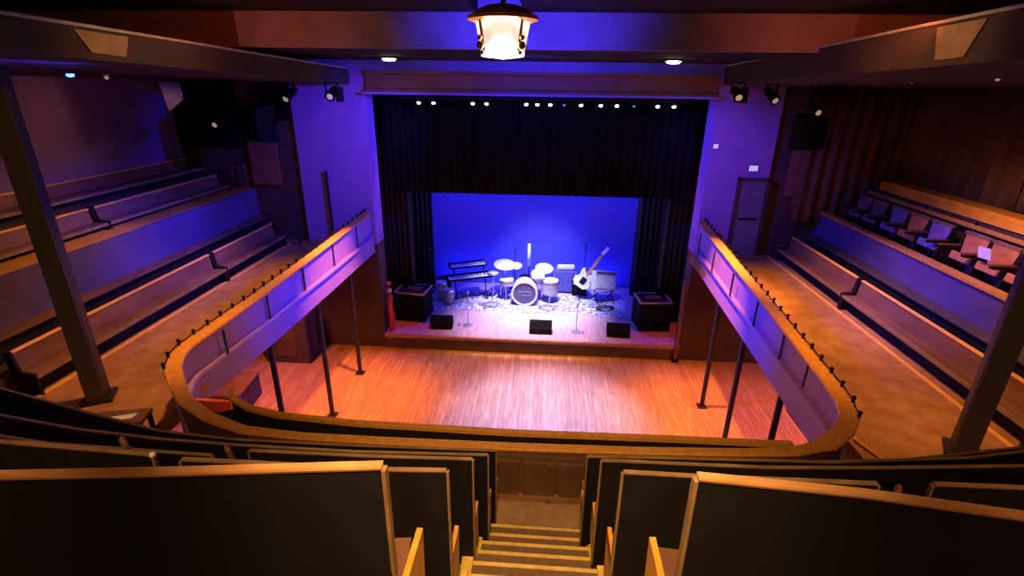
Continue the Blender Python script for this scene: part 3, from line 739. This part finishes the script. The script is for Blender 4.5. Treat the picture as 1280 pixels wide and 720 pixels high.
def tripod(t, h, spread=.3, m='chrome', r=.012):
    MB().tube([(0, 0, .12), (0, 0, h)], r, 8).build('pole', m, t)
    for k in range(3):
        a = k*2*PI/3+.4
        MB().tube([(0, 0, .28), (spread*math.cos(a), spread*math.sin(a), .012)], r*.9, 6).build('leg', m, t)
def cymbal_stand(x, y, h, r, tilt, az, label, m='white_paint'):  # cymbals whitened: strong stage light put into their colour
    t = thing('cymbal_stand', label, 'cymbal', (x, y, SZ))
    tripod(t, h)
    M = Matrix.Translation((0, 0, h)) @ Matrix.Rotation(az, 4, 'Z') @ Matrix.Rotation(tilt, 4, 'X')
    MB().lathe([(0, .03), (.05, .028), (.07, .008), (r, -.02), (r, -.028), (.07, -.002), (0, -.002)], seg=28, M=M).build('cymbal', m, t, smooth=True)
    return t
# bass drum
KX, KY = -.55, 15.25
t = thing('bass_drum', 'bass drum with dark front head and white hoop at the centre of the stage', 'drum', (KX, KY, SZ))
rr = .42
Mx = Matrix.Translation((0, 0, rr+.01)) @ Matrix.Rotation(PI/2, 4, 'X')
MB().lathe([(0, -.22), (rr-.02, -.22), (rr-.02, .20), (0, .20)], seg=32, M=Mx).build('shell', 'drum_shell', t, smooth=False)
MB().lathe([(rr-.06, .20), (rr+.0, .20), (rr+.0, .25), (rr-.06, .25), (rr-.06, .20)], seg=32, M=Mx).build('hoop', 'white_paint', t)
MB().lathe([(0, .20), (rr-.05, .20), (rr-.05, .225), (0, .23)], seg=32, M=Mx).build('front_head', 'kick_head', t)
bb = MB()
for z0_, n_, x0_, x1_ in ((.49, 17, -.19, .20), (.38, 13, -.12, .22)):
    bb.tube([(x0_+(x1_-x0_)*k/n_, -.236, z0_+.028*math.sin(k*2.1)+.012*math.sin(k*.7)) for k in range(n_+1)], .007, 5)
bb.build('head_script', 'kick_script', t)
for sx in (-1, 1): MB().tube([(sx*.36, -.05, .25), (sx*.50, -.28, .0)], .012, 6).build('spur', 'chrome', t)
def drum(name, label, x, y, z, r, h, tilt=0, legs=True, m='drum_shell'):
    t = thing(name, label, 'drum', (x, y, SZ))
    M = Matrix.Translation((0, 0, z)) @ Matrix.Rotation(tilt, 4, 'X')
    MB().lathe([(0, 0), (r, 0), (r, h), (0, h)], seg=24, M=M).build('shell', m, t)
    MB().lathe([(0, h), (r-.008, h), (r-.008, h+.01), (0, h+.012)], seg=24, M=M).build('head', 'drum_head', t)
    MB().lathe([(r-.005, h-.02), (r+.014, h-.02), (r+.014, h+.02), (r-.005, h+.02), (r-.005, h-.02)], seg=24, M=M).build('hoop', 'chrome', t)
    if legs:
        for k in range(3):
            a = k*2*PI/3+.5
            MB().tube([(r*1.03*math.cos(a), r*1.03*math.sin(a), z+h*.6), (r*1.1*math.cos(a), r*1.1*math.sin(a), 0)], .012, 6).build('leg', 'chrome', t)
    return t
drum('rack_tom', 'white topped tom standing right behind the bass drum', -.15, 15.6, .72, .22, .24, .45)
drum('floor_tom', 'large pale floor tom to the right of the bass drum', .25, 15.5, .30, .28, .42)
drum('snare_drum', 'shallow snare drum to the left of the bass drum', -1.15, 15.55, .52, .23, .16)
cymbal_stand(-1.25, 15.9, 1.10, .36, .22, .3, 'large white-lit cymbal left of the bass drum')
cymbal_stand(-.95, 16.1, 1.0, .26, .2, -.3, 'smaller white-lit cymbal just behind the bass drum')
cymbal_stand(.05, 15.95, 1.0, .30, .3, .2, 'white-lit cymbal leaning just right of the bass drum')
t = thing('hi_hat', 'pair of hi-hat cymbals on a stand between snare and keyboards', 'cymbal', (-1.6, 15.6, SZ)); tripod(t, .95)
for dz in (.86, .9): MB().lathe([(0, .02), (.05, .015), (.18, 0), (.18, -.006), (0, 0)], c=(0, 0, dz), seg=20).build('cymbal', 'cymbal', t, smooth=True)
t = thing('light_tube', 'upright white tube standing behind the bass drum', 'tube light', (-.47, 16.2, SZ))
MB().lathe([(0, 0), (.12, 0), (.12, .02), (0, .02)], seg=16).build('base', 'black', t); MB().tube([(0, 0, .02), (0, 0, 1.1)], .02).build('pole', 'black', t)
MB().tube([(0, 0, .95), (0, 0, 1.72)], .05, 12).build('tube', 'white_paint', t, smooth=True)
t = thing('drum_stool', 'round black drum stool behind the bass drum', 'stool', (-.6, 16.3, SZ)); tripod(t, .5, .22); MB().lathe([(0, .48), (.18, .48), (.19, .53), (.17, .57), (0, .57)], seg=20).build('seat', 'speaker_black', t)

# keyboards on stand
KBX, KBY = -2.35, 15.5
ks = thing('keyboard_stand', 'black two-tier keyboard stand on the left of the stage', 'stand', (KBX, KBY, SZ), .42)
for sx in (-1, 1):
    MB().tube([(sx*.5, -.28, 0), (sx*.5, .22, 1.10)], .018, 8).build('upright', 'black', ks)
    MB().tube([(sx*.5, -.30, .012), (sx*.5, .30, .012)], .018, 8).build('foot', 'black', ks)
    MB().tube([(sx*.5, -.18, .74), (sx*.5, .18, .74)], .014, 8).build('arm', 'black', ks)
    MB().tube([(sx*.5, .0, 1.0), (sx*.5, .34, 1.06)], .014, 8).build('arm', 'black', ks)
MB().tube([(-.5, -.13, .3), (.5, -.13, .3)], .014, 8).build('crossbar', 'black', ks)
def keyboard(label, x, y, z, w, d, rx, rz):
    t = thing('keyboard', label, 'keyboard', (x, y, z), rz); t.rotation_euler = (rx, 0, rz)
    MB().box(-w/2, w/2, -d/2, d/2, 0, .07).build('body', 'speaker_black', t, bevel=.01)
    k = MB()
    n = int(w*.92/.03)
    for i in range(n): x0 = -w*.46+i*(w*.92/n); k.box(x0+.0015, x0+w*.92/n-.0015, -d/2+.01, .02, .07, .085)
    k.build('white_keys', 'white_paint', t)
    k = MB()
    for i in range(n):
        if i % 7 in (0, 1, 3, 4, 5): x0 = -w*.46+(i+1)*(w*.92/n); k.box(x0-.007, x0+.007, -d/2+.07, .02, .085, .096)
    k.build('black_keys', 'black', t)
    for i in range(5): MB().lathe([(0, .07), (.022, .07), (.018, .10), (0, .10)], c=(-w*.4+i*.12, d/2-.07, 0), seg=10).build('knob', 'chrome', t)
keyboard('long keyboard with pale keys on the lower tier of the stand', KBX, KBY-.02, SZ+.758, 1.6, .34, .25, .42)
keyboard('shorter keyboard on the upper tier of the stand', KBX-.11, KBY+.19, SZ+1.08, 1.25, .30, .3, .42)
# percussion and pedals beneath
cg = [(-3.25, 15.3, .17, .62, 'tall conga drum at the left end of the band gear'), (-2.95, 14.95, .15, .5, 'shorter conga drum in front of the tall one, left of the keyboards')]
for x, y, r, h, lab in cg:
    t = thing('conga_drum', lab, 'drum', (x, y, SZ)); 
    MB().lathe([(0, 0), (r*.7, 0), (r*1.1, h*.55), (r, h), (0, h)], seg=20).build('shell', 'drum_shell', t, smooth=True)
    MB().lathe([(0, h), (r*1.0, h), (r, h+.012), (0, h+.014)], seg=20).build('head', 'drum_head', t)
    MB().lathe([(r, h-.03), (r*1.08, h-.03), (r*1.08, h+.005), (r, h+.005), (r, h-.03)], seg=20).build('hoop', 'chrome', t)
pt = thing('effects_pedal', 'x', 'pedal')
MB().prism([(-.09, 0), (.09, 0), (.09, .08), (-.09, .045)], 'x', -.055, .055).build('body', 'speaker_trim', pt, bevel=.006)
MB().lathe([(0, .05), (.016, .05), (.014, .075), (0, .075)], c=(0, -.04, 0), seg=10).build('footswitch', 'chrome', pt)
MB().lathe([(0, .07), (.014, .07), (.012, .095), (0, .095)], c=(.02, .05, 0), seg=10).build('knob', 'white_paint', pt)
rnd = random.Random(5)
spots = []
for i in range(9): spots.append((-2.75+i*.19+rnd.uniform(-.04, .04), 14.85+rnd.uniform(-.12, .25)))
for i in range(10): spots.append((.55+i*.16+rnd.uniform(-.04, .04), 14.9+rnd.uniform(-.15, .3)))
for i, (x, y) in enumerate(spots):
    o = pt if i == 0 else copy_tree(pt)
    lab = 'small metal effects pedal among those on the rug before the keyboards' if i < 9 else 'small metal effects pedal among those on the rug between drums and amplifier'
    put(o, (x, y, SZ+.012), rnd.uniform(-.3, .3), lab, 'effects pedals before the keyboards' if i < 9 else 'effects pedals between drums and amplifier')
# coiled cables
for i, (x, y, lab) in enumerate(((-1.55, 14.95, 'loose coil of pale cable left of the bass drum'), (.25, 14.85, 'loose coil of pale cable right of the bass drum'), (2.05, 14.95, 'loose coil of dark cable under the tilted amplifier'))):
    P = []
    for k in range(70):
        a = k*.42; r = .16+.07*math.sin(k*.37); P.append((x+r*1.5*math.cos(a), y+r*math.sin(a), SZ+.03+.0012*k))
    o = MB().tube(P, .012, 5).build('coiled_cable', 'black' if i == 2 else 'speaker_trim', world=True); tag(o, lab, 'cable')
# amplifier tilted on a stand
t = thing('guitar_amplifier', 'pale square guitar amplifier tilted on a low stand, right of the drums', 'amplifier', (1.98, 15.6, SZ), .35)
M = Matrix.Translation((0, 0, .42)) @ Matrix.Rotation(.16, 4, 'Y') @ Matrix.Rotation(-.35, 4, 'X')
MB().box(-.38, .38, -.14, .16, 0, .62, M).build('cabinet', 'white_paint', t, bevel=.02)
MB().box(-.33, .33, -.155, -.14, .05, .48, M).build('grille_cloth', 'drum_head', t)
MB().box(-.36, .36, -.155, -.14, .50, .60, M).build('control_panel', 'speaker_trim', t)
for i in range(4): MB().lathe([(0, 0), (.02, 0), (.016, .02), (0, .02)], seg=10, M=M @ Matrix.Translation((-.25+i*.16, -.155, .55)) @ Matrix.Rotation(PI/2, 4, 'X')).build('knob', 'black', t)
for sx in (-1, 1):
    MB().tube([(sx*.28, -.25, .0), (sx*.28, .22, .62)], .016, 6).build('stand_leg', 'black', t); MB().tube([(sx*.28, .28, .0), (sx*.28, -.20, .45)], .016, 6).build('stand_leg', 'black', t)
# guitar on stand
t = thing('electric_guitar', 'white electric guitar leaning on a stand beside the amplifier', 'guitar', (1.20, 15.7, SZ), .0)
M = Matrix.Translation((0, 0, .50)) @ Matrix.Rotation(-.35, 4, 'X') @ Matrix.Rotation(.6, 4, 'Y') @ Matrix.Scale(1.6, 4)
pts = [(0, -.02), (.10, -.02), (.17, .04), (.18, .13), (.13, .20), (.14, .27), (.17, .35), (.10, .36), (.05, .30), (-.05, .30), (-.12, .38), (-.16, .34), (-.13, .22), (-.14, .18), (-.19, .12), (-.17, .03), (-.10, -.02)]
b_ = MB(); b_.prism(pts, 'y', -.02, .02); b_.v = [tuple(M @ Vector(p)) for p in b_.v]; b_.build('body', 'guitar_white', t, bevel=.006)
b_ = MB(); b_.box(-.025, .025, -.03, -.005, .26, .80, M); b_.build('neck', 'rail_wood', t)
b_ = MB(); b_.prism([(-.035, .80), (.03, .80), (.05, .96), (-.01, .98)], 'y', -.028, -.008); b_.v = [tuple(M @ Vector(p)) for p in b_.v]; b_.build('headstock', 'guitar_white', t)
b_ = MB(); b_.box(-.05, .06, -.032, -.02, .06, .20, M); b_.build('pickguard', 'black', t)
t = thing('guitar_stand', 'black guitar stand holding up the white guitar', 'stand', (1.25, 15.85, SZ)); tripod(t, .62, .24, 'black')
MB().tube([(-.14, -.16, .52), (-.12, -.02, .46), (.12, -.02, .46), (.14, -.16, .52)], .014, 6).build('cradle', 'black', t)
t = thing('padded_case', 'white padded bag lying on a low table behind the drums', 'bag', (.78, 16.4, SZ+.78), .1)
MB().box(-.30, .30, -.1, .1, 0, .20).build('body', 'white_paint', t, bevel=.07); MB().tube([(-.1, 0, .2), (-.05, 0, .25), (.05, 0, .25), (.1, 0, .2)], .01, 6).build('handle', 'black', t)
t = thing('road_case', 'dark road case carrying the white bag behind the drums', 'case', (.75, 16.45, SZ))
MB().box(-.36, .36, -.22, .22, .06, .78).build('body', 'blue_cloth', t, bevel=.01)
for sx in (-1, 1): MB().box(sx*.35-.02, sx*.35+.02, -.23, .23, .06, .78).build('corner_edge', 'speaker_trim', t)
for sx in (-1, 1):
    for sy in (-1, 1): MB().ball((sx*.28, sy*.15, .03), .03, 8).build('caster', 'black', t)
# low amps in the clutter
for x, y, w, h, lab in ((1.25, 16.2, .5, .5, 'dark bass amplifier behind the guitar'), (-3.35, 16.15, .45, .45, 'dark keyboard amplifier behind the conga drums')):
    t = thing('combo_amplifier', lab, 'amplifier', (x, y, SZ)); MB().box(-w/2, w/2, -.16, .16, 0, h).build('cabinet', 'speaker_black', t, bevel=.02); MB().box(-w/2+.03, w/2-.03, -.175, -.16, .03, h-.1).build('grille', 'grille', t); MB().box(-w/2+.02, w/2-.02, -.172, -.16, h-.09, h-.02).build('control_panel', 'speaker_trim', t)
def mic(x, y, h, label, boom=None, m='black'):
    t = thing('microphone_stand', label, 'microphone stand', (x, y, SZ))
    MB().lathe([(0, 0), (.14, 0), (.14, .015), (.03, .035), (0, .035)], seg=20).build('base', m, t)
    MB().tube([(0, 0, .02), (0, 0, h)], .013, 8).build('pole', m, t)
    top = (0, 0, h)
    if boom:
        top = (boom[0], boom[1], h+boom[2]); MB().tube([(0, 0, h), top], .01, 8).build('boom', m, t)
    MB().ball((0, 0, h), .025, 8).build('clutch', m, t)
    MB().tube([top, (top[0]+.02, top[1]+.14, top[2]-.03)], .018, 8, r2=.028).build('microphone', 'chrome', t)
mic(-2.12, 13.45, 1.05, 'microphone stand at the left front of the stage', m='speaker_trim')
mic(1.02, 13.3, .85, 'microphone stand at the right front of the stage', m='speaker_trim')
mic(1.38, 16.2, 1.75, 'tall microphone stand behind the white guitar', boom=(-.08, -.12, .08))
mic(-.95, 16.5, 1.4, 'microphone stand with boom over the drum kit', boom=(.1, -.3, .15))
mic(-3.75, 15.9, 1.5, 'slim microphone stand beside the left black curtain', m='column_steel')

# ------------------------------------------------------------------ LIGHTS
def tgt(o, p):
    d = Vector((p[0], p[1], p[2]+Z0)) - o.location
    o.rotation_euler = d.to_track_quat('-Z', 'Y').to_euler()
def spot(name, loc, to, col, W, ang, blend=.6, r=.1):
    l = bpy.data.lights.new(name, 'SPOT'); l.color = col; l.energy = W; l.spot_size = math.radians(ang); l.spot_blend = blend; l.shadow_soft_size = r
    o = bpy.data.objects.new(name, l); COL.objects.link(o); o.location = (loc[0], loc[1], loc[2]+Z0); tgt(o, to); return o
def area(name, loc, to, col, W, sx, sy):
    l = bpy.data.lights.new(name, 'AREA'); l.shape = 'RECTANGLE'; l.size = sx; l.size_y = sy; l.color = col; l.energy = W
    o = bpy.data.objects.new(name, l); COL.objects.link(o); o.location = (loc[0], loc[1], loc[2]+Z0); tgt(o, to); return o
def point(name, loc, col, W, r=.1):
    l = bpy.data.lights.new(name, 'POINT'); l.color = col; l.energy = W; l.shadow_soft_size = r
    o = bpy.data.objects.new(name, l); COL.objects.link(o); o.location = (loc[0], loc[1], loc[2]+Z0); return o
WARM = (1, .50, .16); BLUE = (.10, .06, 1.); LAV = (.62, .50, 1.)
# warm house and under-balcony light, plus spots added where no fixture stands
WARM = (1, .46, .12); DBLUE = (.055, .035, 1.)
for y in (6.3, 9.3):
    spot('warm_left', (-4.5, y, .1), (-5.45, y-.2, -3.9), WARM, 620 if y < 8 else 800, 68, .9)
    spot('warm_right', (3.7, y, .15), (4.8, y+.2, -3.9), WARM, 720 if y < 8 else 1300, 68, .9)
spot('warm_floor', (-3.0, 10.4, .35), (-4.5, 9.8, -7), (1, .31, .04), 4600, 46, .9)
spot('warm_floor', (2.4, 10.4, .35), (3.9, 9.8, -7), (1, .31, .04), 4600, 46, .9)
spot('warm_floor', (-.3, 11.2, .35), (-.3, 11.6, -7), (1, .46, .08), 2400, 56, 1.)
for x in (-6.3, 5.5):
    for y in (7.6, 10.4): spot('under_balcony', (x, y, -4.16), (x+(.5 if x < 0 else -.5), y, -7), (1, .26, .04), 420, 130, 1.)
spot('warm_beam', (-4.0, 5.6, .75), (-4.4, 8.5, .9), (1, .17, .05), 110, 90, 1.)
spot('warm_beam', (3.4, 5.6, .75), (4.2, 8.5, .9), (1, .17, .05), 130, 90, 1.)
spot('warm_bulkhead', (-2.6, 5.6, .85), (-4.7, 6.2, .35), WARM, 130, 70, 1.)
spot('warm_bulkhead', (1.9, 5.6, .85), (3.9, 6.2, .4), WARM, 140, 70, 1.)
point('lantern_glow', (LX, LY, .10), (1, .58, .28), 12, .12)
spot('warm_rear', (-.1, .4, .95), (0, 3.3, -3.6), (1, .58, .20), 1100, 62, 1.)
spot('warm_rear', (-1.8, .2, .95), (-3.8, 3.8, -3.2), (1, .50, .16), 360, 84, 1.)
spot('warm_rear', (1.8, .2, .95), (3.4, 3.9, -3.2), (1, .50, .16), 300, 84, 1.)
spot('warm_rear_wide', (-.1, -1.6, .9), (0, 2.2, -2.4), (1, .48, .18), 95, 120, 1.)
spot('warm_side', (1.5, 7.0, .6), (-4.5, 6.0, -3.5), (1, .34, .16), 700, 36, 1.)
spot('warm_side', (-2.2, 7.0, .6), (3.6, 6.0, -3.5), (1, .34, .16), 700, 36, 1.)
# stage wash
spot('stage_wash', (-.4, 13.7, .8), (-.4, 14.1, -6.5), (.78, .58, 1.), 5600, 42, .9)
spot('stage_wash', (.4, 14.9, .9), (-.2, 15.0, -6.5), (.55, .55, 1.), 2600, 34, .8)
area('cyc_wash', (-.4, 16.3, .8), (-.4, 17.0, -4.5), (.02, .02, 1.), 400, 6.5, .3)
area('cyc_foot', (-.4, 16.55, -6.45), (-.4, 17.0, -4.6), (.03, .04, 1.), 90, 6.0, .1)
for x in (-3., -.4, 2.2): spot('cyc_spot', (x, 14.6, .9), (x*.8, 17.0, -5.2), (.02, .018, 1.), 1150, 50, 1.)
spot('stage_red', (-4.2, 13.55, -.5), (-4.0, 13.0, -6.5), (1, .05, .04), 420, 30)
spot('stage_red', (3.6, 13.55, -.5), (3.4, 13.0, -6.5), (1, .05, .04), 420, 30)
spot('leg_wash', (.5, 13.9, .8), (-4.2, 15.8, -4.4), (.06, .06, 1.), 900, 44, 1.)
spot('leg_wash', (-1.3, 13.9, .8), (3.7, 15.8, -4.4), (.06, .06, 1.), 900, 44, 1.)
spot('gear_front', (-.4, 13.4, .7), (-.1, 15.5, -5.8), (.78, .84, 1.), 3200, 42, .9)  # added spot that brightens the gear fronts
# lavender spill on the dance floor
spot('floor_spill', (.1, 12.3, -.32), (.15, 9.9, -7), (.28, .36, 1.), 11000, 44, 1.0)
# blue washes
spot('blue_wash', (1.6, 9.0, .3), (-4.5, 9.4, -3.3), DBLUE, 3800, 46, 1.)
spot('blue_wash', (-2.4, 9.0, .3), (3.7, 9.4, -3.3), DBLUE, 3800, 46, 1.)
spot('blue_wash', (-1.0, 9.6, .25), (-5.2, 12.7, -1.8), DBLUE, 2000, 58, 1.)
spot('blue_wash', (.2, 9.6, .25), (3.9, 12.7, -1.9), DBLUE, 1700, 46, 1.)
spot('blue_wash', (-.5, 5.6, .2), (-.4, 8.5, .95), DBLUE, 950, 75, 1.)
spot('blue_wash', (-.4, 9.6, .1), (-.4, 12.7, .40), DBLUE, 500, 110, 1.)
spot('blue_wash', (-5.2, 6.4, -.1), (-9.2, 5.6, -.1), DBLUE, 650, 80, 1.)
spot('blue_wash', (-4.9, 9.6, -.2), (-7.5, 9.4, -2.9), DBLUE, 1100, 56, 1.)
spot('blue_wash', (4.2, 8.8, -.1), (6.62, 8.6, -3.1), DBLUE, 900, 56, 1.)
spot('wall_top_blue', (-8.3, 5.4, -.12), (-9.25, 5.2, -.2), (.04, .03, 1.), 170, 120, 1.)
spot('wall_top_blue', (-8.3, 7.4, -.12), (-9.25, 7.0, -.2), (.04, .03, 1.), 90, 120, 1.)
spot('wall_top_blue', (7.4, 7.0, -.12), (8.2, 7.2, .05), (.04, .03, 1.), 25, 100, 1.)
spot('column_edge', (-.5, 8.6, .2), (-5.75, 5.35, -2.2), (.12, .06, 1.), 900, 22, 1.)  # added spots that give both columns a blue edge
spot('column_edge', (-.3, 8.6, .2), (4.93, 5.18, -2.2), (.12, .06, 1.), 1100, 22, 1.)
# warm spill on the gallery walls
spot('warm_wall', (-5.6, 8.6, -.15), (-9.25, 9.4, -.9), (1, .42, .16), 110, 38, 1.)
spot('warm_wall', (-5.2, 8.0, -.1), (-8.3, 7.4, -2.9), WARM, 330, 66, 1.)
spot('warm_wall', (5.0, 7.4, -.1), (7.4, 7.8, -2.6), WARM, 460, 84, 1.)

w = bpy.data.worlds.new('World'); SC.world = w; w.use_nodes = True
w.node_tree.nodes['Background'].inputs[0].default_value = (.5, .35, .5, 1); w.node_tree.nodes['Background'].inputs[1].default_value = .01

# ------------------------------------------------------------------ CAMERA
cam = bpy.data.cameras.new('camera'); cam.sensor_width = 36; cam.lens = 18.0; cam.clip_end = 100; cam.clip_start = .05
co = bpy.data.objects.new('camera', cam); COL.objects.link(co)
Rm = Matrix(((0.9975915931583393, -0.03714595130744312, 0.05857637374634194), (0.0681361239582333, 0.3667753055624048, -0.9278110496440279), (0.01298005669303256, 0.9295676702269015, 0.3684229425499666)))
co.matrix_world = Matrix.Translation((0, 0, Z0)) @ Rm.to_4x4()
SC.camera = co
SC.view_settings.view_transform = 'Standard'; SC.view_settings.look = 'None'; SC.view_settings.gamma = 1; SC.view_settings.exposure = 0
SC.view_settings.use_curve_mapping = False
